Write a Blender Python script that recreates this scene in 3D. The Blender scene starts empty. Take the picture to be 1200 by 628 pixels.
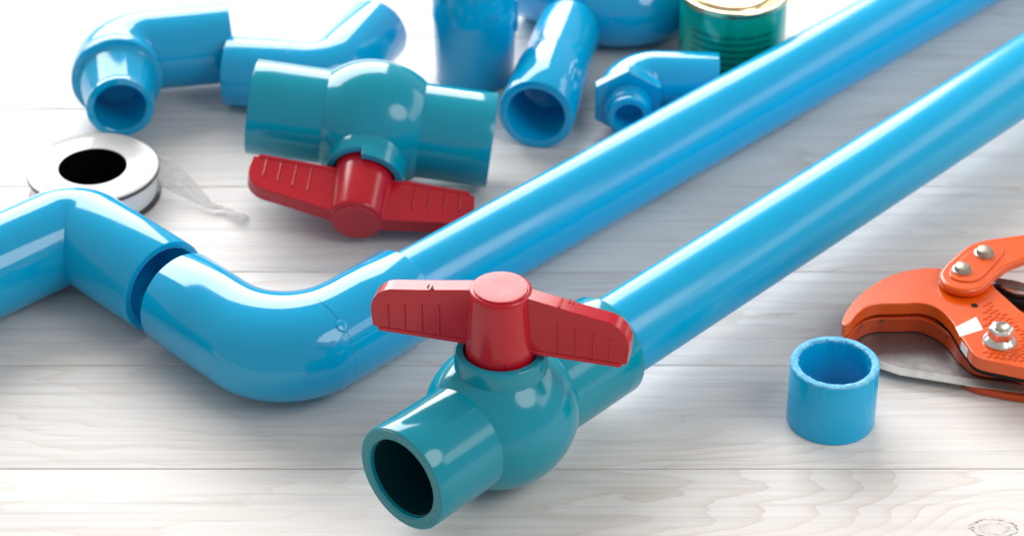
import bpy, bmesh, math, random
from mathutils import Vector, Matrix, noise
random.seed(4)
S = 0.001                                   # everything below is modelled in millimetres
V = Vector
sc = bpy.context.scene
col = sc.collection

# ---------------------------------------------------------------- camera
F, PITCH, CAMH, CX, CY = 3140.0, math.radians(34.5), 634.0, 600.0, 314.0
fwd = V((0, math.cos(PITCH), -math.sin(PITCH))); upv = V((0, math.sin(PITCH), math.cos(PITCH)))
CAM = V((0, -CAMH / math.tan(PITCH), CAMH))
def at(px, py, z=0.0):
    """a point of the photograph measured back onto the height z above the table (mm)"""
    d = fwd + V((1, 0, 0)) * ((px - CX) / F) - upv * ((py - CY) / F)
    return CAM + d * ((z - CAM.z) / d.z)
cd = bpy.data.cameras.new('camera'); cam = bpy.data.objects.new('camera', cd); col.objects.link(cam)
cam.location = CAM * S; cam.rotation_euler = (math.pi / 2 - PITCH, 0, 0)
cd.sensor_width = 36; cd.lens = 36 * F / 1200; cd.clip_start = 0.02; cd.clip_end = 50
cd.dof.use_dof = True; cd.dof.focus_distance = 0.995; cd.dof.aperture_fstop = 13
sc.camera = cam

# ---------------------------------------------------------------- materials
def nodes(name):
    m = bpy.data.materials.new(name); m.use_nodes = True
    nt = m.node_tree; return m, nt, nt.nodes['Principled BSDF']
def math_(nt, op, a, b=None, c=None):
    n = nt.nodes.new('ShaderNodeMath'); n.operation = op
    for i, v in enumerate((a, b, c)):
        if v is None: continue
        if isinstance(v, (int, float)): n.inputs[i].default_value = v
        else: nt.links.new(v, n.inputs[i])
    return n.outputs[0]
def mixc(nt, f, a, b, blend='MIX'):
    n = nt.nodes.new('ShaderNodeMix'); n.data_type = 'RGBA'; n.blend_type = blend
    for s, v in ((n.inputs[0], f), (n.inputs[6], a), (n.inputs[7], b)):
        if isinstance(v, (int, float)): s.default_value = v
        elif isinstance(v, tuple): s.default_value = v + (1,)
        else: nt.links.new(v, s)
    return n.outputs[2]
def ramp(nt, f, stops):
    n = nt.nodes.new('ShaderNodeValToRGB'); nt.links.new(f, n.inputs[0])
    cr = n.color_ramp
    while len(cr.elements) < len(stops): cr.elements.new(.5)
    for e, (p, c) in zip(cr.elements, stops):
        e.position = p; e.color = (c, c, c, 1) if isinstance(c, (int, float)) else c + (1,)
    return n.outputs[0]
def noise_(nt, vec, scale, detail=4, rough=.5, dist=0):
    n = nt.nodes.new('ShaderNodeTexNoise'); n.inputs['Scale'].default_value = scale
    n.inputs['Detail'].default_value = detail; n.inputs['Roughness'].default_value = rough
    n.inputs['Distortion'].default_value = dist
    if vec is not None: nt.links.new(vec, n.inputs['Vector'])
    return n.outputs[0]
def mapping(nt, vec, scale=(1, 1, 1), loc=(0, 0, 0), rot=(0, 0, 0)):
    n = nt.nodes.new('ShaderNodeMapping'); nt.links.new(vec, n.inputs[0])
    n.inputs['Scale'].default_value = scale; n.inputs['Location'].default_value = loc
    n.inputs['Rotation'].default_value = rot
    return n.outputs[0]
def ocoord(nt):
    return nt.nodes.new('ShaderNodeTexCoord').outputs['Object']
def bump(nt, p, h, strength, dist):
    n = nt.nodes.new('ShaderNodeBump'); n.inputs['Strength'].default_value = strength
    n.inputs['Distance'].default_value = dist
    nt.links.new(h, n.inputs['Height']); nt.links.new(n.outputs[0], p.inputs['Normal'])

def plastic(name, c, rough=.18, var=.06, coat=0.0, sss=0.0, scratch=True, ior=1.5, b=.05):
    m, nt, p = nodes(name)
    co = ocoord(nt)
    n1 = noise_(nt, co, 28, 3); n2 = noise_(nt, co, 900, 2)
    k = ramp(nt, n1, [(.3, 1 - var), (.7, 1.0)])
    nt.links.new(mixc(nt, 1.0, c, k, 'MULTIPLY'), p.inputs['Base Color'])
    # worn, slightly uneven gloss with a few hairline scuffs
    sm = noise_(nt, mapping(nt, co, (1, 1, 1), rot=(.3, .7, .8)), 60, 5, .65)
    r = math_(nt, 'ADD', math_(nt, 'MULTIPLY', ramp(nt, sm, [(.42, 0.0), (.75, 1.0)]), .07), rough)
    nt.links.new(r, p.inputs['Roughness'])
    p.inputs['IOR'].default_value = ior
    if coat: p.inputs['Coat Weight'].default_value = coat; p.inputs['Coat Roughness'].default_value = .06
    if sss:
        p.inputs['Subsurface Weight'].default_value = sss
        p.inputs['Subsurface Radius'].default_value = (.3, .6, 1.0); p.inputs['Subsurface Scale'].default_value = .004
    h = math_(nt, 'ADD', math_(nt, 'MULTIPLY', n2, .25), noise_(nt, co, 120, 2))
    bump(nt, p, h, b, .0006)
    return m
def metal(name, c, rough=.25, aniso=False):
    m, nt, p = nodes(name); co = ocoord(nt)
    p.inputs['Metallic'].default_value = 1
    n1 = noise_(nt, co, 260, 5, .6)
    nt.links.new(mixc(nt, ramp(nt, n1, [(.35, 0.0), (.75, .5)]), c, tuple(x * .45 for x in c)), p.inputs['Base Color'])
    nt.links.new(math_(nt, 'ADD', math_(nt, 'MULTIPLY', n1, .2), rough), p.inputs['Roughness'])
    bump(nt, p, noise_(nt, mapping(nt, co, (1, 12, 1)) if aniso else co, 500, 3), .12, .0004)
    return m
def worn(m, chip, lo=.60, scale=150):
    nt = m.node_tree; p = nt.nodes['Principled BSDF']; co = ocoord(nt)
    src = p.inputs['Base Color'].links[0].from_socket
    k = ramp(nt, noise_(nt, co, scale, 6, .7), [(lo, 0.0), (lo + .035, 1.0)])
    nt.links.new(mixc(nt, k, src, chip), p.inputs['Base Color'])
M = {}
M['blue'] = plastic('blue_pvc_pipe', (.0, .41, .74), .19, .03, b=.02)
M['blue_fit'] = plastic('blue_pvc_fitting', (.0, .375, .68), .07, .04, b=.012, ior=1.55)
M['teal'] = plastic('teal_pvc', (.0, .295, .41), .11, .06, b=.015, ior=1.5)
M['teal_rough'] = plastic('teal_pvc_rim', (.0, .24, .29), .25, .10)
M['red'] = plastic('red_abs', (.54, .007, .020), .18, .10, b=.06)
M['red_light'] = plastic('red_abs_disc', (.58, .02, .03), .26, .06, b=.06)
M['orange'] = plastic('orange_enamel', (.82, .098, .003), .20, .10, coat=.3, b=.10)
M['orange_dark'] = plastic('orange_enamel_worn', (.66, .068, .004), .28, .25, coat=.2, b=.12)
M['white'] = plastic('white_spool_plastic', (.78, .78, .77), .14, .04, b=.02)
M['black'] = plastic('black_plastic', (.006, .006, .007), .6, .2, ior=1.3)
M['bore_shade'] = plastic('dark_bore_shade', (.0, .04, .055), .35, .2)  # shade inside the open sockets, put into the colour
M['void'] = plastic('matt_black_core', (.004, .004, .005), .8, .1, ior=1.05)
M['dark'] = plastic('grey_dark_edge', (.05, .05, .055), .3, .2)
M['steel'] = metal('bright_zinc_steel', (.80, .78, .74), .14)
M['rivet'] = metal('dull_rivet_steel', (.52, .47, .40), .26)
M['blade'] = metal('grey_blade_steel', (.30, .30, .305), .34, True)
M['edge'] = metal('ground_blade_edge', (.72, .72, .71), .42)
M['gold'] = metal('gold_lacquered_tin', (.86, .68, .42), .14)
M['painted_glint'] = plastic('white_painted_glint', (.85, .80, .78), .3, .05)  # white colour standing for a reflection on the cutter
M['ink'] = plastic('black_ink', (.06, .01, .012), .5, .2)
M['tapewall'] = plastic('white_ptfe_roll', (.82, .82, .83), .45, .03)

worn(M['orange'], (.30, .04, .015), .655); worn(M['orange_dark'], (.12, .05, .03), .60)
worn(M['red'], (.72, .10, .11), .69, 300)

def tape_mat():
    m, nt, p = nodes('thin_ptfe_film'); out = nt.nodes['Material Output']
    co = ocoord(nt)
    p.inputs['Base Color'].default_value = (.86, .84, .84, 1); p.inputs['Roughness'].default_value = .45
    tr = nt.nodes.new('ShaderNodeBsdfTransparent'); tl = nt.nodes.new('ShaderNodeBsdfTranslucent')
    tl.inputs[0].default_value = (.9, .88, .87, 1)
    a = nt.nodes.new('ShaderNodeMixShader'); a.inputs[0].default_value = .6
    nt.links.new(p.outputs[0], a.inputs[1]); nt.links.new(tl.outputs[0], a.inputs[2])
    b = nt.nodes.new('ShaderNodeMixShader')
    st = noise_(nt, co, 260, 3)
    nt.links.new(ramp(nt, st, [(.3, .28), (.7, .62)]), b.inputs[0])
    nt.links.new(tr.outputs[0], b.inputs[1]); nt.links.new(a.outputs[0], b.inputs[2])
    nt.links.new(b.outputs[0], out.inputs[0])
    return m
M['tape'] = tape_mat()

def cut_mat():
    m, nt, p = nodes('sawn_blue_pvc'); co = ocoord(nt)
    n = noise_(nt, co, 420, 5, .75)
    nt.links.new(mixc(nt, ramp(nt, n, [(.40, 0.0), (.66, 1.0)]), (.04, .42, .74), (.24, .60, .80)), p.inputs['Base Color'])
    p.inputs['Roughness'].default_value = .55
    bump(nt, p, n, .6, .0008)
    return m
M['cut'] = cut_mat()

def label_mat():
    """green lacquered tin label: lines of tiny dark print round the can"""
    m, nt, p = nodes('green_tin_label'); co = ocoord(nt)
    sx = nt.nodes.new('ShaderNodeSeparateXYZ'); nt.links.new(co, sx.inputs[0])
    ang = math_(nt, 'ARCTAN2', sx.outputs[1], sx.outputs[0])
    z = sx.outputs[2]
    line = math_(nt, 'FRACT', math_(nt, 'MULTIPLY', z, 1 / .0034))
    lm = ramp(nt, line, [(.40, 0.0), (.5, 1.0), (.85, 1.0), (.95, 0.0)])
    cv = nt.nodes.new('ShaderNodeCombineXYZ')
    nt.links.new(math_(nt, 'MULTIPLY', ang, 60), cv.inputs[0])
    nt.links.new(math_(nt, 'FLOOR', math_(nt, 'MULTIPLY', z, 1 / .0034)), cv.inputs[1])
    wd = ramp(nt, noise_(nt, cv.outputs[0], 1.3, 2), [(.40, 0.0), (.46, 1.0)])
    zm = math_(nt, 'MULTIPLY', math_(nt, 'GREATER_THAN', z, .004), math_(nt, 'LESS_THAN', z, .031))
    am = math_(nt, 'MULTIPLY', math_(nt, 'GREATER_THAN', ang, -2.5), math_(nt, 'LESS_THAN', ang, -.85))
    k = math_(nt, 'MULTIPLY', math_(nt, 'MULTIPLY', lm, wd), math_(nt, 'MULTIPLY', zm, am))
    nt.links.new(mixc(nt, math_(nt, 'MULTIPLY', k, .8), (.0, .38, .27), (.0, .08, .10)), p.inputs['Base Color'])
    p.inputs['Roughness'].default_value = .16; p.inputs['Metallic'].default_value = .15
    p.inputs['Coat Weight'].default_value = .6
    return m
M['label'] = label_mat()

PW, PY0 = .0653, -.1332
KN = at(1165, 619, 0) * S
def wood_mat():
    m, nt, p = nodes('white_washed_pine'); L = nt.links.new
    g = nt.nodes.new('ShaderNodeTexCoord').outputs['Object']
    s = nt.nodes.new('ShaderNodeSeparateXYZ'); L(g, s.inputs[0]); x, y = s.outputs[0], s.outputs[1]
    pid = math_(nt, 'FLOOR', math_(nt, 'DIVIDE', math_(nt, 'SUBTRACT', y, PY0), PW))
    wn = nt.nodes.new('ShaderNodeTexWhiteNoise'); wn.noise_dimensions = '1D'; L(math_(nt, 'ADD', pid, 7.3), wn.inputs['W'])
    rs = nt.nodes.new('ShaderNodeSeparateColor'); L(wn.outputs['Color'], rs.inputs[0])
    r1, r2, r3 = rs.outputs
    cid = math_(nt, 'MULTIPLY', pid, 3.17)
    def vec(a, b, c):
        n = nt.nodes.new('ShaderNodeCombineXYZ')
        for i, q in enumerate((a, b, c)):
            if isinstance(q, (int, float)): n.inputs[i].default_value = q
            else: L(q, n.inputs[i])
        return n.outputs[0]
    warp = noise_(nt, vec(math_(nt, 'MULTIPLY', x, 5), math_(nt, 'MULTIPLY', y, 22), cid), 1, 3, .55)
    fine = noise_(nt, vec(math_(nt, 'MULTIPLY', x, 40), math_(nt, 'MULTIPLY', y, 160), cid), 1, 3, .6)
    w0 = math_(nt, 'MULTIPLY', math_(nt, 'SUBTRACT', warp, .5), .050)
    w1 = math_(nt, 'MULTIPLY', math_(nt, 'SUBTRACT', fine, .5), .0035)
    # a flat-sawn board: a plane cutting the rings of a slightly tilted log
    yc = math_(nt, 'ADD', math_(nt, 'MULTIPLY', math_(nt, 'ADD', pid, math_(nt, 'ADD', math_(nt, 'MULTIPLY', r1, 1.3), -.15)), PW), PY0)
    dv = math_(nt, 'SUBTRACT', y, yc)
    dx = math_(nt, 'MULTIPLY', math_(nt, 'SUBTRACT', x, math_(nt, 'MULTIPLY', math_(nt, 'SUBTRACT', r2, .5), 1.6)), .085)
    R = math_(nt, 'SQRT', math_(nt, 'ADD', math_(nt, 'MULTIPLY', dv, dv), math_(nt, 'ADD', math_(nt, 'MULTIPLY', dx, dx), .00004)))
    # knot near the front right corner, the rings flow round it
    kx = math_(nt, 'MULTIPLY', math_(nt, 'SUBTRACT', x, KN.x), .62); ky = math_(nt, 'SUBTRACT', y, KN.y)
    kd = math_(nt, 'SQRT', math_(nt, 'ADD', math_(nt, 'MULTIPLY', kx, kx), math_(nt, 'MULTIPLY', ky, ky)))
    kw = math_(nt, 'EXPONENT', math_(nt, 'MULTIPLY', kd, -24.0))
    R2 = math_(nt, 'ADD', math_(nt, 'ADD', R, w0), math_(nt, 'ADD', w1, math_(nt, 'MULTIPLY', kw, .055)))
    ph = math_(nt, 'FRACT', math_(nt, 'MULTIPLY', R2, 1 / .0058))
    ring = ramp(nt, ph, [(0.0, 0.0), (.5, .10), (.84, .6), (.95, 1.0), (1.0, 0.0)])
    fib = noise_(nt, vec(math_(nt, 'MULTIPLY', x, 14), math_(nt, 'MULTIPLY', y, 1500), cid), 1, 4, .65)
    fib2 = noise_(nt, vec(math_(nt, 'MULTIPLY', x, 7), math_(nt, 'MULTIPLY', y, 330), cid), 1, 4, .6)
    patch = noise_(nt, vec(math_(nt, 'MULTIPLY', x, 6), math_(nt, 'MULTIPLY', y, 30), cid), 1, 4, .6)
    am = ramp(nt, patch, [(.38, .12), (.66, 1.0)])
    k = math_(nt, 'MULTIPLY', math_(nt, 'MULTIPLY', ring, am), ramp(nt, fib, [(.3, .35), (.65, 1.0)]))
    base = mixc(nt, math_(nt, 'MULTIPLY', r3, .55), (.77, .745, .72), (.745, .71, .685))
    c1 = mixc(nt, math_(nt, 'MULTIPLY', k, .78), base, (.55, .44, .35))
    c2 = mixc(nt, math_(nt, 'MULTIPLY', ramp(nt, fib2, [(.46, 0.0), (.72, 1.0)]), .46), c1, (.50, .49, .50))
    blot = noise_(nt, vec(math_(nt, 'MULTIPLY', x, 11), math_(nt, 'MULTIPLY', y, 26), 4.0), 1, 3, .5)
    c2 = mixc(nt, math_(nt, 'MULTIPLY', ramp(nt, blot, [(.50, 0.0), (.72, 1.0)]), .16), c2, (.62, .50, .47))
    # the knot itself: thin dark cracked outline
    kn2 = math_(nt, 'ADD', kd, math_(nt, 'MULTIPLY', math_(nt, 'SUBTRACT', noise_(nt, g, 420, 3), .5), .0022))
    kr = ramp(nt, math_(nt, 'MULTIPLY', kn2, 100), [(.0, 0.0), (.27, .1), (.33, .5), (.38, .05), (.47, .2), (.52, .95), (.57, 0.0)])
    kk = math_(nt, 'MULTIPLY', kr, ramp(nt, noise_(nt, g, 700, 3), [(.40, .15), (.56, 1.0)]))
    c3 = mixc(nt, kk, c2, (.10, .09, .10))
    L(c3, p.inputs['Base Color'])
    L(math_(nt, 'ADD', math_(nt, 'MULTIPLY', fib2, .22), .42), p.inputs['Roughness'])
    bump(nt, p, math_(nt, 'ADD', math_(nt, 'MULTIPLY', fib, .5), math_(nt, 'ADD', math_(nt, 'MULTIPLY', k, -.8), fib2)), .22, .0005)
    return m
M['wood'] = wood_mat()

# ---------------------------------------------------------------- building helpers (mm in, metres out)
def link(name, verts, faces, mat, parent=None, sharp=35, bevel=0, mats=None, fmat=None, subd=0):
    me = bpy.data.meshes.new(name)
    me.from_pydata([tuple(V(v) * S) for v in verts], [], faces); me.validate()
    bm = bmesh.new(); bm.from_mesh(me); bmesh.ops.recalc_face_normals(bm, faces=bm.faces); bm.to_mesh(me); bm.free()
    for q in (mats or [mat]): me.materials.append(q)
    if fmat:
        for i, k in enumerate(fmat):
            if i < len(me.polygons): me.polygons[i].material_index = k
    me.shade_smooth(); me.set_sharp_from_angle(angle=math.radians(sharp))
    o = bpy.data.objects.new(name, me); col.objects.link(o)
    if parent is not None: o.parent = parent
    if bevel:
        b = o.modifiers.new('bevel', 'BEVEL'); b.width = bevel * S; b.segments = 3; b.limit_method = 'ANGLE'
        b.angle_limit = math.radians(38); b.harden_normals = True
    return o
def tag(o, label=None, cat=None, group=None, kind=None):
    if label: o['label'] = label
    if cat: o['category'] = cat
    if group: o['group'] = group
    if kind: o['kind'] = kind
    return o
def empty(name, loc, label, cat, group=None, rot=None):
    o = bpy.data.objects.new(name, None); o.empty_display_size = .01; col.objects.link(o)
    o.location = V(loc) * S
    if rot is not None: o.rotation_euler = rot
    return tag(o, label, cat, group)
def rings_mesh(st, n=72):
    """st: list of (centre, dir, up, radius); consecutive rings are bridged. radius 0 closes to a point"""
    vs, fs, prev = [], [], None
    for it in st:
        c, d, u, r = it[:4]
        c, d, u = V(c), V(d).normalized(), V(u)
        w = d.cross(u).normalized(); u = w.cross(d).normalized()
        if len(it) > 4: w = V(it[4]) / r if V(it[4]).dot(w) > 0 else -V(it[4]) / r
        if r <= 1e-6: vs.append(c); cur = [len(vs) - 1]
        else:
            cur = []
            for i in range(n):
                a = 2 * math.pi * i / n
                vs.append(c + (u * math.sin(a) + w * math.cos(a)) * r); cur.append(len(vs) - 1)
        if prev:
            if len(prev) == 1 and len(cur) > 1:
                fs += [(prev[0], cur[(i + 1) % n], cur[i]) for i in range(n)]
            elif len(cur) == 1 and len(prev) > 1:
                fs += [(cur[0], prev[i], prev[(i + 1) % n]) for i in range(n)]
            elif len(cur) > 1:
                fs += [(prev[i], prev[(i + 1) % n], cur[(i + 1) % n], cur[i]) for i in range(n)]
        prev = cur
    return vs, fs
def lathe(prof, n=72, o=(0, 0, 0), d=(1, 0, 0), u=(0, 0, 1)):
    o, d = V(o), V(d).normalized()
    return rings_mesh([(o + d * s, d, u, r) for s, r in prof], n)
def merge(*ms):
    vs, fs = [], []
    for v, f in ms:
        k = len(vs); vs += [V(q) for q in v]; fs += [tuple(i + k for i in q) for q in f]
    return vs, fs
def rim(s, ro, ri, sgn=1, f=.5):
    """rounded annular pipe end at s (outward direction sgn), from the outer to the inner wall"""
    return [(s - sgn * f, ro), (s - sgn * f * .3, ro - f * .3), (s, ro - f), (s, ri + f), (s - sgn * f * .3, ri + f * .3), (s - sgn * f, ri)]
def open_tube(s0, s1, ro, ri, f=.5):
    """closed profile of a hollow tube from s0 to s1"""
    a = rim(s1, ro, ri, 1, f); b = rim(s0, ro, ri, -1, f)[::-1]
    return b + [( (s0 + s1) / 2, ro)] * 0 + a + [b[0]]
def prism(pts, z0, z1, top_in=0):
    n = len(pts)
    vs = [V((p[0], p[1], z0)) for p in pts] + [V((p[0], p[1], z1)) for p in pts]
    return vs, [tuple(range(n))[::-1], tuple(range(n, 2 * n))] + [(i, (i + 1) % n, n + (i + 1) % n, n + i) for i in range(n)]
def box(x0, x1, y0, y1, z0, z1):
    return prism([(x0, y0), (x1, y0), (x1, y1), (x0, y1)], z0, z1)
def xf(mesh, mtx):
    return [mtx @ V(v) for v in mesh[0]], mesh[1]
def smooth_pts(pts, k=3, closed=True):
    """Catmull-Rom through the points"""
    out, n = [], len(pts)
    for i in range(n if closed else n - 1):
        g = lambda j: V(pts[j % n] if closed else pts[max(0, min(n - 1, j))])
        p0, p1, p2, p3 = g(i - 1), g(i), g(i + 1), g(i + 2)
        for q in range(k):
            t = q / k
            out.append(.5 * ((2 * p1) + (p2 - p0) * t + (2 * p0 - 5 * p1 + 4 * p2 - p3) * t * t + (3 * p1 - p0 - 3 * p2 + p3) * t ** 3))
    if not closed: out.append(V(pts[-1]))
    return out
def DIR(deg): return V((math.cos(math.radians(deg)), math.sin(math.radians(deg)), 0))

# ---------------------------------------------------------------- table
def planks():
    ms = []
    for k in range(-9, 20):
        y0 = (PY0 + k * PW) * 1000; y1 = y0 + PW * 1000
        g = .2; h = .34
        pr = [(y0 + g, -14), (y0 + g, -h), (y0 + g + h * .6, -.12), (y0 + g + 1.2, 0), (y1 - g - 1.2, 0), (y1 - g - h * .6, -.12), (y1 - g, -h), (y1 - g, -14)]
        n = len(pr); X0, X1 = -900, 900
        vs = [V((X0, a, b)) for a, b in pr] + [V((X1, a, b)) for a, b in pr]
        ms.append((vs, [tuple(range(n)), tuple(range(n, 2 * n))[::-1]] + [(i, (i + 1) % n, n + (i + 1) % n, n + i) for i in range(n)]))
    ms.append(box(-900, 900, -720, 1170, -22, -14.2))
    return merge(*ms)
t = link('table_surface', *planks(), M['wood'], sharp=30); tag(t, 'whitewashed pine boards under all the fittings', None, kind='structure')

# ---------------------------------------------------------------- elbows
def elbow_path(p0, c, p1, R, n=22):
    """centreline p0 -> bend at c (centreline radius R) -> p1, list of (pos, dir)"""
    p0, c, p1 = V(p0), V(c), V(p1)
    a = (c - p0).normalized(); b = (p1 - c).normalized()
    th = a.angle(b); t = R * math.tan(th / 2)
    s, e = c - a * t, c + b * t
    cen = s + ((b - a * a.dot(b)).normalized()) * R
    ax = a.cross(b).normalized()
    out = [(p0, a), (s, a)]
    for i in range(1, n):
        m = Matrix.Rotation(th * i / n, 4, ax)
        out.append((cen + m @ (s - cen), m @ a))
    out += [(e, b), (p1, b)]
    return out
def elbow_mesh(p0, c, p1, R, r, ri, deep=20, r_arm=None, n=72, collar=None):
    path = elbow_path(p0, c, p1, R)
    ra = r_arm or r
    up = (0, 0, 1); st = []
    (q0, a), (q1, b) = path[0], path[-1]
    f = .6
    st.append((q0 + a * deep, a, up, 0)); st.append((q0 + a * deep, a, up, ri * .86)); st.append((q0 + a * (deep - .3), a, up, ri * .96))
    st += [(q0 + a * f, a, up, ri), (q0 + a * f * .3, a, up, ri + f * .3), (q0, a, up, ri + f), (q0, a, up, ra - f), (q0 + a * f * .3, a, up, ra - f * .3), (q0 + a * f, a, up, ra)]
    L0 = (path[1][0] - q0).length; L1 = (q1 - path[-2][0]).length
    if ra != r:
        st += [(q0 + a * (L0 - 1.2), a, up, ra), (q0 + a * (L0 - .4), a, up, (ra + r) / 2), (q0 + a * L0, a, up, r)]
    else: st.append((path[1][0], a, up, r))
    for p, d in path[2:-2]: st.append((p, d, up, r))
    st.append((path[-2][0], b, up, r))
    if ra != r: st += [(path[-2][0] + b * .5, b, up, (ra + r) / 2), (path[-2][0] + b * 1.2, b, up, ra)]
    st += [(q1 - b * f, b, up, ra), (q1 - b * f * .3, b, up, ra - f * .3), (q1, b, up, ra - f), (q1, b, up, ri + f), (q1 - b * f * .3, b, up, ri + f * .3), (q1 - b * f, b, up, ri)]
    st += [(q1 - b * (deep - .3), b, up, ri * .96), (q1 - b * deep, b, up, ri * .86), (q1 - b * deep, b, up, 0)]
    return rings_mesh(st, n)
def moulded_elbow(d0, L0, d1, L1, c, r, ri, Ro, rho, deep=22, n=84):
    """right-angled moulded elbow: tight outer bend (centreline Ro), generous inner fillet rho, oval sections between"""
    d0, d1, c = V(d0), V(d1), V(c); up = V((0, 0, 1)); f = .6
    inn = (d0 + d1).normalized(); half = d0.angle(d1) / 2
    def arm(d, s): return c + d * s
    na = (inn - d0 * inn.dot(d0)).normalized(); nb = (inn - d1 * inn.dot(d1)).normalized()   # towards the inside of the bend
    Co = c + inn * (Ro / math.sin(half)); Ci = c + inn * ((r + rho) / math.sin(half))
    so = Ro / math.tan(half); si = (r + rho) / math.tan(half)
    st = []
    a = -d0
    q = arm(d0, L0)
    st += [(q + a * deep, a, up, 0), (q + a * deep, a, up, ri * .9), (q + a * f, a, up, ri), (q + a * f * .3, a, up, ri + f * .3), (q, a, up, ri + f), (q, a, up, r - f), (q + a * f * .3, a, up, r - f * .3), (q + a * f, a, up, r), (arm(d0, si + .5), a, up, r)]
    def ring(O, I, d): st.append(((O + I) / 2, d, up, r, (O - I) / 2))
    N = 56; arc = (Ro + r) * math.pi / 2; tot = 2 * (si - so) + arc
    def E(t): return (na * math.cos(t * math.pi / 2) + nb * math.sin(t * math.pi / 2)).normalized() if abs(na.dot(nb)) < .2 else na.lerp(nb, t).normalized()
    for k in range(N + 1):
        t = k / N; x = t * tot
        if x < si - so: O = arm(d0, si - x) - na * r
        elif x > tot - (si - so): O = arm(d1, si - (tot - x)) - nb * r
        else: O = Co - E((x - (si - so)) / arc) * (Ro + r)
        ti = t * t * (3 - 2 * t) * .5 + t * .5
        I = Ci - E(ti) * rho
        ring(O, I, (-d0).lerp(d1, t))
    a = d1; q = arm(d1, L1)
    st += [(arm(d1, si + .5), a, up, r), (q - a * f, a, up, r), (q - a * f * .3, a, up, r - f * .3), (q, a, up, r - f), (q, a, up, ri + f), (q - a * f * .3, a, up, ri + f * .3), (q - a * f, a, up, ri), (q - a * deep, a, up, ri * .9), (q - a * deep, a, up, 0)]
    return rings_mesh(st, n)
def seam_ring(p, d, r, w=.22, h=.10, arc=None, n=72):
    """a raised flash line round an elbow arm"""
    d = V(d).normalized()
    return rings_mesh([(p - d * w, d, (0, 0, 1), r - .05), (p - d * w * .3, d, (0, 0, 1), r + h), (p + d * w * .3, d, (0, 0, 1), r + h), (p + d * w, d, (0, 0, 1), r - .05)], n)
def blob(c, nrm, r, h, n=28):
    nrm = V(nrm).normalized(); u = V((0, 0, 1)) if abs(nrm.z) < .9 else V((1, 0, 0))
    return rings_mesh([(V(c) + nrm * hh, nrm, u, rr) for hh, rr in [(-.6, r * 1.02)] + [(h * math.sin(a * math.pi / 16) - .02, r * math.cos(a * math.pi / 16)) for a in range(0, 8)] + [(h, 0)]], n)

ZE, RE = 20.0, 19.9
# H: the elbow in the middle foreground
Hc = V((-88.8, -95.4, ZE)); hl, hr = DIR(134), DIR(46)
e0 = at(205, 345, ZE); e1 = at(473, 346, ZE)
l0 = (e0 - Hc).dot(hl) - 3.6; l1 = (e1 - Hc).dot(hr)
oH = V((Hc.x, Hc.y, 0)); hz = V((0, 0, ZE))
root = empty('pipe_elbow', oH, 'big blue elbow in front, its right socket holding the end of a long pipe', 'pipe elbow', 'blue right-angled pipe elbows')
link('elbow_body', *moulded_elbow(hl, l0, hr, l1, hz, RE, 16.7, 18.3, 19), M['blue_fit'], root, sharp=50)
link('mould_line', *seam_ring(hz + hr * (l1 - 44.4), hr, RE), M['blue_fit'], root)
# moulding gate: a round pip with a smeared lump beside it, facing the camera on the right arm
side = V((hr.y, -hr.x, 0))
nn = (side * .667 + V((0, 0, 1)) * .745).normalized()
link('moulding_gate', *merge(blob(hz + hr * (l1 - 45.0) + nn * RE, nn, 2.5, .5),), M['blue_fit'], root, sharp=85)

# G: the elbow at the left edge (sharp inside corner, ball-shaped outside)
Gc = V((-180.5, -1.3, ZE)); gr, gl = DIR(-45), DIR(-137)
eg = at(190, 338, ZE); lg = (eg - Gc).dot(gr)
def hemi_arm(d, L, r, ri, deep):
    st = []; up = (0, 0, 1); d = V(d)
    for i in range(0, 17):
        a = math.pi / 2 * (1 - i / 16.0)
        st.append((hz - d * r * math.sin(a), d, up, r * math.cos(a) if i else 0))
    f = .6
    st += [(hz + d * (L - f), d, up, r), (hz + d * (L - f * .3), d, up, r - f * .3), (hz + d * L, d, up, r - f), (hz + d * L, d, up, ri + f), (hz + d * (L - f), d, up, ri), (hz + d * (L - deep), d, up, ri), (hz + d * (L - deep), d, up, 0)]
    return rings_mesh(st, 96)
root = empty('pipe_elbow', (Gc.x, Gc.y, 0), 'blue elbow at the left edge, its empty socket facing the front elbow', 'pipe elbow', 'blue right-angled pipe elbows')
link('elbow_body', *elbow_mesh(hz + gl * 150, hz, hz + gr * lg, 11, RE, 17.0, 24, n=96), M['blue_fit'], root, sharp=40)

# E: elbow cropped by the top edge
Ec = at(738, 30, 20)
root = empty('pipe_elbow', (Ec.x, Ec.y + 10, 0), 'blue elbow cut off by the top of the photo, left of the green tin', 'pipe elbow', 'blue right-angled pipe elbows')
link('elbow_body', *moulded_elbow(DIR(140), 60, DIR(50), 56, hz, 20, 16.6, 20, 17), M['blue_fit'], root, sharp=50)

# B: smaller wide-angle elbow behind the rear valve
rb = 16.0
b0, b1, b2 = at(268, 83, rb), at(386, 93, rb), at(441, 36, rb)
o = V((b1.x, b1.y, 0))
root = empty('pipe_elbow', o, 'small blue wide-angle elbow lying behind the rear teal valve', 'pipe elbow')
link('elbow_body', *elbow_mesh(b0 - o, b1 - o, b2 - o, 15, rb, 13), M['blue_fit'], root)
link('mould_line', *seam_ring(b0 - o + (b1 - b0) * .62, b1 - b0, rb, .3, .12), M['blue_fit'], root)

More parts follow.
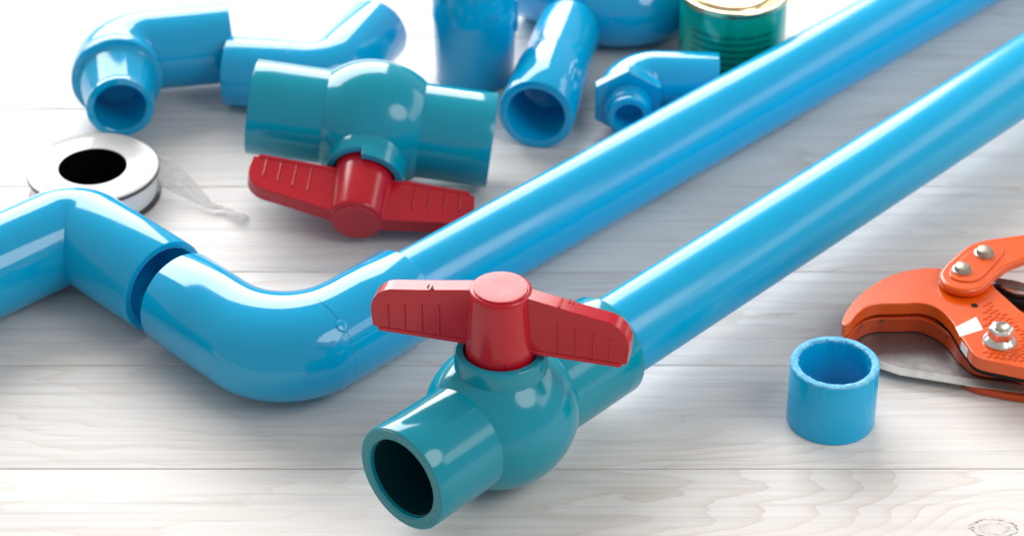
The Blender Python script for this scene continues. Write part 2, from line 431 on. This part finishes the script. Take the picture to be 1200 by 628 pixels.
# A: reducing elbow top left
za = 20.5
a0, a1, a2 = at(270, 50, za), at(134, 63, za), at(141, 127, za)
o = V((a1.x, a1.y, 0))
root = empty('reducing_elbow', o, 'blue elbow with thick collar and narrow spigot pointing to the camera, top left', 'pipe elbow')
d1 = (a1 - a0).normalized(); d2 = (a2 - a1).normalized(); La = (a2 - a1).length
ph = elbow_path(a0 - o, a1 - o, a2 - o, 17)
up = (0, 0, 1); st = [(ph[0][0] + d1 * 22, d1, up, 0), (ph[0][0] + d1 * 22, d1, up, 15), (ph[0][0] + d1 * .6, d1, up, 15), (ph[0][0], d1, up, 15.6), (ph[0][0], d1, up, 17.7), (ph[0][0] + d1 * .6, d1, up, 18.3)]
st += [(p, d, up, 18.3 + 1.6 * max(0, (i - 3) / len(ph))) for i, (p, d) in enumerate(ph[1:-1])]
tip = a2 - o
fl = La - 25
def ts(s, r): return (a1 - o + d2 * s, d2, up, r)
st += [ts(max(fl - 6, 18), 20.3), ts(fl - .6, 20.5), ts(fl - .2, 20.3), ts(fl, 19.9)]
link('elbow_body', *rings_mesh(st + [ts(fl, 14)], 72), M['blue_fit'], root)
st2 = [ts(fl - .5, 18.4), ts(fl + .5, 17.6), ts(fl + 3, 16.9), ts(La - 4.2, 14.6), ts(La - 3.6, 14.0), ts(La - 3.2, 14.0), ts(La - 2.6, 15.0), ts(La - .5, 15.0), ts(La, 14.5), ts(La, 12.1), ts(La - .5, 11.6), ts(La - 24, 11.0), ts(La - 24, 0)]
link('spigot', *rings_mesh(st2, 72), M['blue_fit'], root)

# F: male-thread elbow with a hexagon collar
zf = 16.6
f0, f1, f2 = at(842, 97, zf), at(734, 94, zf), at(737, 138, zf)
o = V((f1.x, f1.y, 0))
root = empty('threaded_elbow', o, 'small blue elbow with hexagon collar and threaded spigot, between the long pipe and the tin', 'pipe elbow')
d1 = (f1 - f0).normalized(); d2 = (f2 - f1).normalized(); Lf = (f2 - f1).length
rf = 13.6
ph = elbow_path(f0 - o, f1 - o, f2 - o, 13.8)
st = [(ph[0][0] + d1 * 18, d1, up, 0), (ph[0][0] + d1 * 18, d1, up, 11), (ph[0][0] + d1 * .5, d1, up, 11), (ph[0][0], d1, up, 11.5), (ph[0][0], d1, up, rf - .5), (ph[0][0] + d1 * .5, d1, up, rf)]
st += [(p, d, up, rf) for p, d in ph[1:-1]]
def tf(s, r): return (f1 - o + d2 * s, d2, up, r)
up30 = Matrix.Rotation(math.radians(30), 3, d2) @ V(up)
def th(s, r): return (f1 - o + d2 * s, d2, up30, r)
hx = Lf - 17
st += [tf(max(hx, 14.2), rf)]
link('elbow_body', *rings_mesh(st, 64), M['blue_fit'], root)
hexm = rings_mesh([th(hx - 1, 0), th(hx - .6, 16.2), th(hx, 16.9), th(hx + 5.0, 16.9), th(hx + 5.6, 16.2), th(hx + 5.8, 10), th(hx + 5.8, 0)], 6)
link('hexagon_collar', *hexm, M['blue_fit'], root, sharp=20, bevel=.5)
pr = [tf(hx + 5, 9.0)]
s_ = hx + 6.2
while s_ < Lf - 3.4:
    pr += [tf(s_, 9.5), tf(s_ + .45, 10.5), tf(s_ + .8, 10.5), tf(s_ + 1.25, 9.5)]; s_ += 1.5
pr += [tf(Lf - 3.0, 9.2), tf(Lf - .5, 9.6), tf(Lf, 9.1), tf(Lf, 6.8), tf(Lf - .5, 6.3), tf(Lf - 33, 6.1), tf(Lf - 33, 0)]
link('threaded_spigot', *rings_mesh(pr, 56), M['blue_fit'], root, sharp=50)

# ---------------------------------------------------------------- couplings
# C standing
c0 = at(556, 110, 0); c0.y += 17
root = empty('pipe_coupling', c0, 'blue reducing coupling standing upright behind the rear teal valve', 'pipe coupling')
prf = [(30, 0), (30, 15.6), (1, 15.8), (0.2, 16.2), (0, 17.0), (.3, 17.8), (1, 18.2), (31, 19.2), (33.5, 19.7), (36, 19.6), (37, 19.3), (56, 19.3), (57, 18.6), (57, 16.8), (56, 16.2), (34, 16.0), (34, 0)]
link('coupling_body', *lathe(prf, 80, d=(0, 0, 1), u=(0, 1, 0)), M['blue_fit'], root)
def rib_on(cyl_r, ang, z0, z1, w, h):
    m = box(cyl_r - .4, cyl_r + h, -w / 2, w / 2, z0, z1)
    return xf(m, Matrix.Rotation(math.radians(ang), 4, 'Z'))
link('moulded_mark', *merge(rib_on(19.3, -60, 37, 39.4, 3.6, .35), rib_on(19.3, -60, 40.6, 41.4, 3.6, .35), rib_on(19.3, -72, 37, 41.4, .8, .35), rib_on(19.4, -8, 26, 42, 5, .7)), M['blue_fit'], root, bevel=.2)

# D lying reducing coupling, mouth to the camera
p0 = at(628, 135, 17.0); p1 = at(668, 33, 15.4)
ax = (p1 - p0); Ld = ax.length; o = V((p0.x, p0.y, 0))
root = empty('pipe_coupling', o, 'blue reducing coupling lying with its open mouth to the camera, between the two standing or lying neighbours behind the long pipe', 'pipe coupling')
root['label'] = 'blue tapering coupling lying with its open mouth to the camera, right of the upright coupling'
prf = [(28, 0), (28, 9), (27, 11.6), (.6, 13.0), (.15, 13.2), (0, 13.7), (0, 16.2), (.15, 16.7), (.6, 17.0), (24, 16.7), (38, 16.5), (40, 16.2), (43, 15.7), (50, 15.5), (Ld - .6, 15.0), (Ld, 14.4), (Ld, 11), (Ld - 20, 10.6), (Ld - 20, 0)]
link('coupling_body', *lathe(prf, 80, o=p0 - o, d=ax), M['blue_fit'], root)
ex = ax.normalized(); ey = V((0, 0, 1)).cross(ex).normalized(); ez = ex.cross(ey)
fm = Matrix((ex, ey, ez)).transposed().to_4x4(); fm.translation = p0 - o
ml = []
for (s0, s1, an, h) in ((14, 26, -52, .5), (29, 33, -48, .6), (12, 15, -40, .4), (18, 30, -44, .35)):
    m = box(s0, s1, -.7, .7, 15.6, 16.6 + h)
    ml.append(xf(m, fm @ Matrix.Rotation(math.radians(-an), 4, 'X')))
link('moulded_mark', *merge(*ml), M['blue_fit'], root, bevel=.3)

# ---------------------------------------------------------------- ball valves
def valve(origin, mtx, handle_deg, label, marks=True, s0_=-52.5, s1_=58):
    """local x = bore, local z = stem"""
    root = empty('ball_valve', origin, label, 'ball valve', 'teal ball valves with red lever handles', mtx.to_euler())
    RB = 28.6
    def xb(r): return math.sqrt(RB * RB - r * r)
    prof = []
    N = 30
    for i in range(N + 1):
        x = -21.5 + 43.0 * i / N
        prof.append((x, 27.9 - (33 - math.sqrt(33 * 33 - x * x))))
    body = lathe([(-22, 0), (-22, 16)] + prof + [(22, 16), (22, 0)], 96)
    link('valve_body', *body, M['teal'], root)
    # near socket: the photo shows its plain end with a rounded shoulder where it meets the ball
    for (s0, s1, rr) in ((s0_, -15, 20.6), (15, s1_, 20.6)):
        sg = -1 if s0 < 0 else 1
        e = s0 if sg < 0 else s1; b = s1 if sg < 0 else s0
        pts = [(b, 10), (b, rr - .9), (b + sg * .4, rr - .1), (e - sg * 8, rr)] + rim(e, rr, 15.8, sg, .5)
        pts += [(e - sg * 26, 15.4), (e - sg * 26.2, 13.2), (e - sg * 36, 13.0), (e - sg * 36, 0)]
        link('pipe_socket', *lathe(pts, 96), M['teal'], root)
        link('bore_shade_skin', *lathe([(e - sg * 1.6, 15.85), (e - sg * 1.7, 15.5), (e - sg * 25.5, 15.2), (e - sg * 25.8, 12.9)], 96), M['bore_shade'], root)  # added dark skin: the socket's inner shade as colour, not a real part
        if sg < 0:
            pts = [(e - 0 + .3, 19.9), (e - .18, 19.7), (e - .22, 16.6), (e + .2, 16.0)]
            link('end_face', *lathe(pts, 96), M['teal_rough'], root)
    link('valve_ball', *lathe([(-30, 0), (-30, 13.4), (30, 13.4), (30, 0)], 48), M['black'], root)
    c = lathe([(14, 17.4), (22.0, 17.2), (29.0, 17.0), (29.6, 16.7), (29.9, 16.2), (29.9, 14.2), (29.4, 13.8), (24, 13.6)], 72, d=(0, 0, 1), u=(0, 1, 0))
    # stop sector, taller on one side
    n = 18; a0, a1 = 0, 96
    vs, fs = [], []
    for i in range(n + 1):
        a = math.radians(a0 + (a1 - a0) * i / n)
        for r, z in ((14.0, 27), (17.05, 27), (17.05, 33.6), (14.0, 33.6)):
            vs.append(V((math.cos(a) * r, math.sin(a) * r, z)))
    for i in range(n):
        for j in range(4):
            fs.append((i * 4 + j, i * 4 + (j + 1) % 4, i * 4 + 4 + (j + 1) % 4, i * 4 + 4 + j))
    fs += [(3, 2, 1, 0), tuple(n * 4 + k for k in range(4))]
    link('stem_collar', *merge(c, (vs, fs)), M['teal'], root, bevel=.35)
    # handle
    hz0, ht = 27.4, 57.0
    hr_ = empty('handle', (0, 0, 0), None, None); hr_.parent = root; hr_.rotation_euler = (0, 0, math.radians(handle_deg))
    hub = lathe([(20, 0), (20, 12.9), (hz0, 13.1), (hz0 + 1.2, 13.1), (ht - 3, 11.6), (ht - 1.6, 11.4), (ht - .9, 11.0), (ht - .6, 10.4), (ht - .6, 10.0), (ht - .6, 0)], 72, d=(0, 0, 1), u=(0, 1, 0))
    disc = lathe([(ht - 1.2, 9.9), (ht - .25, 9.9), (ht, 9.6), (ht + .05, 9.0), (ht - .05, 4), (ht - .1, 0)], 64, d=(0, 0, 1), u=(0, 1, 0))
    wings = []
    for sg in (-1, 1):
        zt, zb = ht - 1.2, ht - 25.0
        top = lambda s: zt - (s - 11) * .175
        pts = [(4, zb), (45.5, zb), (45.9, zb + 1.4), (47.6, zb + 1.6), (48.2, zb + 7.5)]
        cx_, cz_ = 38.2, top(38.2) - 10
        for i in range(0, 9):
            a = math.radians(5 + 78 * i / 8)
            pts.append((cx_ + 10 * math.cos(a), cz_ + 10 * math.sin(a) + .1))
        pts += [(30, top(30)), (11, top(11)), (4, zt)]
        n = len(pts); T = 3.5
        vs = [V((sg * a, -T, b)) for a, b in pts] + [V((sg * a, T, b)) for a, b in pts]
        fs = [tuple(range(n)), tuple(range(n, 2 * n))[::-1]] + [(i, (i + 1) % n, n + (i + 1) % n, n + i) for i in range(n)]
        wings.append((vs, fs))
        for yy in (-1, 1):
            for s, h in ((22.3, 13.5), (28.8, 12.6), (35.3, 11.4), (41.6, 10)):
                a, b = sorted((sg * (s - .45), sg * (s + .45)))
                c_, d_ = sorted((yy * (T - .4), yy * (T + .55)))
                wings.append(box(a, b, c_, d_, zb + 2.0, zb + 2.0 + h))
            a, b = sorted((sg * 10, sg * 45.3)); c_, d_ = sorted((yy * (T - .4), yy * (T + .5)))
            wings.append(box(a, b, c_, d_, zb + .1, zb + 1.9))
    o1 = link('handle_hub', *hub, M['red'], hr_)
    # small moulded arc at the foot of the hub
    arc = []
    for i in range(15):
        t_ = math.pi * i / 14
        ang = math.radians(-78) + .26 * math.cos(t_); z = hz0 + 2.2 + 3.6 * math.sin(t_)
        rr = 13.1 - (z - hz0 - 1.2) * 1.5 / (ht - 4.2 - hz0) + .05
        arc.append(V((math.cos(ang) * rr, math.sin(ang) * rr, z)))
    am = rings_mesh([(arc[i], (arc[min(i + 1, 14)] - arc[max(i - 1, 0)]), arc[i].normalized(), .35) for i in range(15)], 8)
    rot = Matrix.Rotation(math.radians(-handle_deg - 30 if marks else 0), 4, 'Z')
    link('hub_cap', *disc, M['red_light'], hr_)
    link('handle_wings', *merge(*wings), M['red'], hr_, bevel=.55)
    link('moulded_arc', *am, M['red'], hr_)
    if marks:
        for sg, mat in ((-1, M['ink']), (1, M['red_light'])):
            cu = bpy.data.curves.new('t', 'FONT'); cu.body = '1"'; cu.size = .0085; cu.extrude = .0002; cu.align_x = 'CENTER'; cu.align_y = 'CENTER'
            to = bpy.data.objects.new('t', cu); me = bpy.data.meshes.new_from_object(to); bpy.data.objects.remove(to)
            me.materials.clear(); me.materials.append(mat)
            ob = bpy.data.objects.new('size_mark', me); col.objects.link(ob); ob.parent = hr_
            s = 23.5
            ob.location = V((sg * s, 0, ht - 1.2 - (s - 11) * .175 + .1)) * S
            ob.rotation_euler = (0, sg * math.atan(.175), math.pi if sg < 0 else 0)
    return root
vdir = DIR(47.2)
vb = at(587.3, 484, 28.0)
valve(vb, Matrix.Rotation(math.radians(47.2), 3, 'Z'), -14.7 - 47.2, 'teal ball valve standing in front with its red lever handle up')
ZW = lambda az, yaw: V((math.cos(math.radians(yaw)) * math.cos(az), math.sin(math.radians(yaw)) * math.cos(az), -math.sin(az)))
v2 = at(438, 145, 29.0)
axv = ZW(.12, -4)
el = math.radians(-16); sv = V((0, -math.cos(el), math.sin(el))); sv = (sv - axv * sv.dot(axv)).normalized()
yv = sv.cross(axv)
m2 = Matrix((axv, yv, sv)).transposed()
valve(v2, m2, -3.5, 'teal ball valve lying on its red lever handle, behind the long pipe', False, -53, 52)

# ---------------------------------------------------------------- long pipes
def pipe(a, b, r, ri, label):
    a, b = V(a), V(b); o = V((a.x, a.y, 0)); L = (b - a).length
    root = empty('water_pipe', o, label, 'water pipe', 'long blue water pipes')
    link('pipe_tube', *lathe(open_tube(0, L, r, ri), 96, o=a - o, d=b - a), M['blue'], root)
    return root
a = Hc + hr * (l1 - 24); a.z = 20
far = V((-16.2, -20.3, 20)) + DIR(45.3) * 620
pA = pipe(a, (far.x, far.y, 18), 16.5, 14.2, 'long blue water pipe plugged into the big front elbow')
a = vb + vdir * 34; a.z = 28.0
b = V((43.8, -83.9, 28.0)) + DIR(46.9) * 560
pB = pipe(a, (b.x, b.y, 24.5), 16.4, 14.2, 'long blue water pipe plugged into the standing teal valve')
# short scuffs along the lower pipe
ml = []
# ---------------------------------------------------------------- cut ring
rc = at(973, 490, 0)
root = empty('cut_pipe_ring', rc, 'short blue ring sawn off a pipe, standing upright in front of the orange cutter', 'pipe offcut')
n = 180; vs, fs, fm_ = [], [], []
prf = [(17.0, 0.25, 0), (16.7, 0, 0), (14.2, 0, 0), (13.9, .3, 0), (13.9, 26.2, 1), (14.1, 26.9, 2), (14.9, 27.2, 2), (15.8, 27.1, 2), (16.6, 27.0, 2), (17.0, 26.5, 1)]
for i in range(n):
    a_ = 2 * math.pi * i / n
    for r, z, k in prf:
        j = 0
        if k:
            q = noise.noise(V((math.cos(a_) * 6, math.sin(a_) * 6, r * .9))); q2 = noise.noise(V((math.cos(a_) * 30, math.sin(a_) * 30, r * 2)))
            if k == 2: z += .25 * q + .22 * q2
            j = .28 * q2 * (1 if r < 15 else .35)
            if r < 14.5: j += -.55 * max(0, noise.noise(V((math.cos(a_) * 14, math.sin(a_) * 14, 5))) - .1)
        vs.append(V((math.cos(a_) * (r + j), math.sin(a_) * (r + j), z)))
K = len(prf)
for i in range(n):
    for j in range(K):
        fs.append((i * K + j, ((i + 1) % n) * K + j, ((i + 1) % n) * K + (j + 1) % K, i * K + (j + 1) % K))
        fm_.append(1 if 4 <= j <= 8 else 0)
link('ring_wall', vs, fs, None, root, sharp=50, mats=[M['blue'], M['cut']], fmat=fm_)
# loose shavings still hanging on the sawn edge
ml = []
for i in range(26):
    a_ = random.uniform(0, 2 * math.pi); r = random.choice((13.7, 13.9, 16.9))
    c = V((math.cos(a_) * r, math.sin(a_) * r, 27 + random.uniform(-.3, .2)))
    d = V((random.uniform(-1, 1), random.uniform(-1, 1), random.uniform(-.6, .5))).normalized()
    ml.append(rings_mesh([(c, d, (0, .1, 1), .16), (c + d * random.uniform(.4, 1.1), d, (0, .1, 1), .1), (c + d * 1.3, d, (0, .1, 1), 0)], 5))
link('burr', *merge(*ml), M['cut'], root)

# ---------------------------------------------------------------- thread tape spool
tc = at(108.5, 195, 14.2); o = V((tc.x, tc.y, 0))
root = empty('tape_spool', o, 'white spool of thread seal tape with a black centre hole, behind the left elbow', 'tape spool')
U = dict(d=(0, 0, 1), u=(0, 1, 0))
link('spool_flange', *lathe([(12.9, 14.6), (12.9, 28.1), (13.1, 28.5), (13.6, 28.5), (13.9, 28.2), (14.1, 27.2), (13.8, 26.6), (13.75, 18), (14.0, 16.6), (14.1, 14.9), (13.9, 14.6), (12.9, 14.6)], 96, **U), M['white'], root)
link('flange_edge', *lathe([(12.3, 28.0), (12.3, 28.75), (13.7, 28.75), (13.85, 28.4), (13.5, 28.1)], 96, **U), M['dark'], root)
link('spool_flange', *lathe([(0, 14.6), (0, 28.0), (.3, 28.5), (.9, 28.5), (1.2, 28.1), (1.2, 14.6), (0, 14.6)], 96, **U), M['dark'], root)
link('tape_roll', *lathe([(1.3, 15), (1.3, 26.2), (1.6, 26.7), (12.2, 26.7), (12.8, 26.2), (12.8, 15)], 96, **U), M['tapewall'], root)
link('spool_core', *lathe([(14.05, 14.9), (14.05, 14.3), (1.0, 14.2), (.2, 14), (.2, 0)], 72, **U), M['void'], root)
# the loose tail of tape
def tail():
    cen = [(at(176, 196, 9), 6.0, 0), (at(190, 200, 8.2), 6.2, 10), (at(205, 210, 6.5), 5.6, 22), (at(222, 222, 4.8), 4.2, 35), (at(238, 235, 3.2), 2.6, 55), (at(248, 241, 2.4), 1.5, 80), (at(262, 244, 2.0), 1.9, 120), (at(275, 249, 2.0), 2.4, 150), (at(286, 252, 2.2), 3.2, 165)]
    P = smooth_pts([c for c, w, a in cen], 8, False); m = len(P)
    vs, fs = [], []; W = 12
    for i, p in enumerate(P):
        t_ = i / (m - 1) * (len(cen) - 1); k = min(int(t_), len(cen) - 2); f = t_ - k
        w = cen[k][1] * (1 - f) + cen[k + 1][1] * f; an = cen[k][2] * (1 - f) + cen[k + 1][2] * f
        d = (P[min(i + 1, m - 1)] - P[max(i - 1, 0)]).normalized()
        nrm = V((-d.y, d.x, 0)).normalized(); q = Matrix.Rotation(math.radians(60 - an * .6), 3, d) @ nrm
        up2 = d.cross(q)
        for j in range(W + 1):
            s = (j / W - .5) * 2
            v = p + q * w * s + up2 * (.35 * math.sin(j * 1.5 + i * .11) + .4 * noise.noise(V((i * .3, j * .9, 2))))
            if i == m - 1: v += d * random.uniform(-1.5, 2.0)
            v.z = max(v.z, .35); vs.append(v)
    for i in range(m - 1):
        for j in range(W):
            k = i * (W + 1) + j; fs.append((k, k + 1, k + W + 2, k + W + 1))
    return [v - o for v in vs], fs
tl = link('tape_tail', *tail(), M['tape'], root, sharp=180)
so = tl.modifiers.new('s', 'SOLIDIFY'); so.thickness = .00012

# ---------------------------------------------------------------- green tin
gc = V((at(864, 17, 42).x + 1, 0, 0)); gf = at(865, 19, 42); rg = 25.2
gc = V((gf.x, gf.y + rg, 0))
root = empty('glue_tin', gc, 'small green tin of pipe glue with a gold lid, top centre-right', 'tin can')
link('can_wall', *lathe([(0, 0), (0, rg - .8), (.8, rg), (1.6, rg), (2.2, rg - .5), (40, rg - .5)], 96, **U), M['label'], root)
link('can_lid', *lathe([(39.6, rg - .7), (40.2, rg + .1), (40.8, rg + .5), (42.6, rg + .5), (43.2, rg), (43.2, rg - 1.0), (42.6, rg - 1.5), (40.2, rg - 2.2), (39.6, rg - 3), (39.8, rg - 5), (41.6, rg - 6.2), (42.2, rg - 7.2), (42.2, rg - 9), (41, rg - 10), (40.6, rg - 13), (40.6, 0)], 96, **U), M['gold'], root)

# ---------------------------------------------------------------- pipe cutter
oc = at(1150, 380, 0)
root = empty('pipe_cutter', oc, 'orange ratchet pipe cutter with a grey blade and steel bolt, right edge of the table', 'pipe cutter')
def tr(pts, z): return [at(x, y, z) - oc for x, y in pts]
JO = [(986.5, 378), (989, 369), (996, 358), (1008, 344.5), (1025, 332), (1047, 321), (1074, 315), (1100, 314)]
JI = [(1199, 431), (1174, 425.8), (1152, 421), (1141, 415), (1134, 405), (1126, 394), (1118.5, 381), (1111, 371.5), (1101, 362.5), (1089, 357), (1076, 354.8), (1055, 355.8), (1031, 356), (1015, 360), (1004, 368.5), (997, 377.5), (990, 381.5)]
BR = [(1154, 326), (1166, 337), (1186, 355), (1203, 369), (1240, 392), (1290, 420), (1330, 440), (1330, 462), (1260, 443)]
def body_outline(dy=0): return JO + BR + JI
def smooth_outline(pts, z, k=2): return smooth_pts(tr(pts, z), k)
top = smooth_outline(JO + BR + JI, 19)
link('body_plate', *prism(top, 13.5, 19), M['orange'], root, bevel=1.3)
# inner layer, a little longer than the top one on the jaw side
OFF = [-15, -15, -13, -11, -7, -2, 0, 1.5, 3, 3, 1.5, 1, 1, 1, .5, 0, 0]
JI2 = [(x, y + k) for (x, y), k in zip(JI, OFF)]
low = smooth_outline(JO + BR + JI2, 19)
link('inner_plate', *prism(low, 5.4, 12.2), M['orange_dark'], root, bevel=1.0)
mid = smooth_outline([(1015, 345), (1050, 328), (1100, 320)] + BR + JI[:9] + [(1089, 350), (1060, 348), (1030, 350)], 19)
link('slot_filler', *prism(mid, 12.0, 13.7), M['black'], root)
# blade
BE = [(1003, 402), (1008, 412), (1018, 421), (1030, 427.5), (1054, 435.5), (1092, 441.5), (1136, 448.5), (1200, 456.5), (1300, 468)]
bl = tr([(1000, 398), (1010, 388), (1060, 378), (1110, 385), (1160, 405), (1300, 430)] + [(x, y - 5.5) for x, y in BE[::-1]], 5.2)
link('blade', *prism(bl, 3.6, 5.2), M['blade'], root)
ed = tr([(x, y - 5.6) for x, y in BE] + BE[::-1], 5.2)
nb_ = len(BE)
vs = [v.copy() for v in ed]
for i in range(nb_): vs[i].z = 5.2
for i in range(nb_, 2 * nb_): vs[i].z = 3.9
vs += [V((v.x, v.y, 3.55)) for v in vs]
fs = []
m_ = 2 * nb_
for i in range(nb_ - 1):
    a_, b_, c_, d_ = i, i + 1, m_ - 2 - i, m_ - 1 - i
    fs += [(a_, b_, c_, d_), (a_ + m_, d_ + m_, c_ + m_, b_ + m_), (d_, c_, c_ + m_, d_ + m_)]
link('blade_edge', vs, fs, M['edge'], root)
bt = tr([(1120, 438), (1140, 453), (1170, 460), (1200, 465), (1300, 476), (1300, 440), (1150, 420)], 3.2)
link('bottom_plate', *prism(smooth_pts(bt, 2), .3, 3.4), M['orange_dark'], root, bevel=.6)
# handle: pressed arm with a raised rim
hd = [(1100.5, 320), (1104, 311), (1113, 302), (1125, 291), (1137, 283.5), (1150, 279), (1166, 276.2), (1200, 271.5), (1260, 262), (1330, 250), (1332, 284), (1262, 296), (1215, 299), (1195, 304.5), (1180, 311), (1168, 320), (1158, 330), (1149, 336), (1136, 338.5), (1122, 337), (1108, 331.5)]
hp = smooth_outline(hd, 24, 3)
link('handle_arm', *prism(hp, 19.2, 23.2), M['orange'], root, bevel=1.6)
# pressed ridge parallel to the edge
inn = smooth_outline([(1112, 320), (1117, 311), (1134, 296), (1150, 288.5), (1172, 285.5), (1178, 292), (1170, 304), (1158, 317), (1148, 326), (1135, 329), (1120, 327)], 24, 3)
link('pressed_boss', *prism(inn, 22.8, 23.9), M['orange'], root, bevel=.7)
def rivet(px, py, z, r, h, name='rivet'):
    c = at(px, py, z) - oc; c.z = 0
    w = link(name, *lathe([(z - .5, r * 1.25), (z + .35, r * 1.25), (z + .5, r * 1.05), (z + h * .6, r), (z + h * .92, r * .86), (z + h, r * .6), (z + h * 1.02, 0)], 40, o=c, **U), M['rivet'], root)
rivet(1153.5, 297, 24, 3.3, 2.4); rivet(1127.5, 316, 24, 3.2, 2.2)
# flange bolt
c = at(1171.5, 400, 19) - oc; c.z = 0
bo = link('flange_bolt', *merge(lathe([(18.8, 6.4), (19.8, 6.6), (20.4, 6.2), (21.6, 4.9), (22.0, 4.6)], 48, o=c, **U)), M['steel'], root)
link('bolt_head', *lathe([(21.4, 0), (21.4, 5.2), (25.2, 5.2), (25.9, 4.5), (26, 0)], 6, o=c, **U), M['steel'], bo, sharp=20, bevel=.35)
link('bolt_tip', *lathe([(25.8, 3.1), (26.5, 3.0), (26.7, 2.6), (26.3, 2.0), (26.3, 0)], 32, o=c, **U), M['rivet'], bo)
# pin hole
c = at(1142, 358, 19) - oc; c.z = 0
link('pin_hole', *lathe([(18.9, 1.5), (19.12, 1.35), (19.1, 0)], 28, o=c, **U), M['black'], root)
# knurled patch: rows of fine diagonal ridges beside the bolt
ml = []
for i in range(17):
    for j in range(14):
        px = 1152 + j * 7.6 + (i % 2) * 2.6; py = 354 + i * 3.9 + j * 1.0
        if (px - 1172) ** 2 + ((py - 397) * 1.4) ** 2 < 24 ** 2 or py < 354 + (px - 1160) * .8 or px > 1262 or py > 424 + (px - 1200) * .15 or px < 1153: continue
        p = at(px, py, 19) - oc
        ml.append(xf(box(-1.05, 1.05, -.2, .2, 18.8, 19.4), Matrix.Translation((p.x, p.y, 0)) @ Matrix.Rotation(math.radians(28), 4, 'Z')))
link('knurling', *merge(*ml), M['orange'], root)
# raised border bar at the outer edge of the patch
# bright reflections on the cutter body, painted on as thin white flecks
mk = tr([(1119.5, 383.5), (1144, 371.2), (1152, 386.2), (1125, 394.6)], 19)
link('glint_fleck', *prism(mk, 18.8, 19.1), M['painted_glint'], root)
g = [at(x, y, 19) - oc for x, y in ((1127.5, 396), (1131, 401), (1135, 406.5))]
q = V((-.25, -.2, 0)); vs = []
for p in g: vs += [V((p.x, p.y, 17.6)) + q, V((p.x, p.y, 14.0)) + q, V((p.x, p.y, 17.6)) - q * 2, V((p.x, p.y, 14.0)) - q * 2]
link('glint_fleck', vs, [(0, 1, 5, 4), (4, 5, 9, 8), (0, 4, 6, 2), (4, 8, 10, 6), (1, 3, 7, 5), (5, 7, 11, 9), (0, 2, 3, 1), (8, 9, 11, 10), (2, 6, 7, 3), (6, 10, 11, 7)], M['painted_glint'], root)
# mechanism between body and arm: dark pawl, steel link and spring
pw = tr([(1150, 338), (1162, 332), (1180, 330), (1205, 342), (1205, 356), (1180, 352)], 12)
link('pawl', *prism(pw, 4, 12), M['black'], root, bevel=.5)
pw = tr([(1165, 322), (1190, 326), (1240, 340), (1240, 347), (1190, 334), (1168, 329)], 16)
link('steel_link', *prism(pw, 13, 15), M['blade'], root, bevel=.3)
pw = tr([(1172, 336), (1190, 332), (1215, 336), (1240, 346), (1240, 352), (1210, 346), (1190, 344)], 14)
link('catch_plate', *prism(smooth_pts(pw, 2), 12.3, 14.4), M['steel'], root, bevel=.4)
# lower arm, out of the frame on the right
la = tr([(1180, 352), (1200, 352), (1330, 372), (1330, 400), (1260, 396)], 10)
link('lower_arm', *prism(la, 3.4, 8), M['orange_dark'], root, bevel=1)

# ---------------------------------------------------------------- light
w = bpy.data.worlds.new('World'); sc.world = w; w.use_nodes = True
bg = w.node_tree.nodes['Background']; bg.inputs[0].default_value = (1, .965, .93, 1); bg.inputs[1].default_value = .44
def area(name, loc, target, sx, sy, rad, color=(1, 1, 1), shape='RECTANGLE'):
    ld = bpy.data.lights.new(name, 'AREA'); ld.shape = shape; ld.size = sx; ld.size_y = sy
    A = sx * sy * (math.pi / 4 if shape in ('DISK', 'ELLIPSE') else 1)
    ld.energy = rad * math.pi * A; ld.color = color
    o = bpy.data.objects.new(name, ld); col.objects.link(o); o.location = loc
    o.rotation_euler = (V(target) - V(loc)).to_track_quat('-Z', 'Y').to_euler()
    return o
area('softbox_back', (-.80, 2.07, 1.17), (-.05, 0, 0), 2.5, 1.75, 8.4, (1, .99, .985))
area('softbox_key', (.60, -.38, .72), (0, .02, 0), .50, .50, 4.2, (1, .985, .96), 'DISK')
area('softbox_side', (1.05, .20, .60), (0, 0, 0), 1.3, .30, 2.2, (1, .99, .98))

sc.view_settings.view_transform = 'Standard'; sc.view_settings.look = 'None'
sc.view_settings.exposure = .08; sc.view_settings.gamma = 1
sc.render.engine = 'CYCLES'
sc.cycles.max_bounces = 8; sc.cycles.use_denoising = True
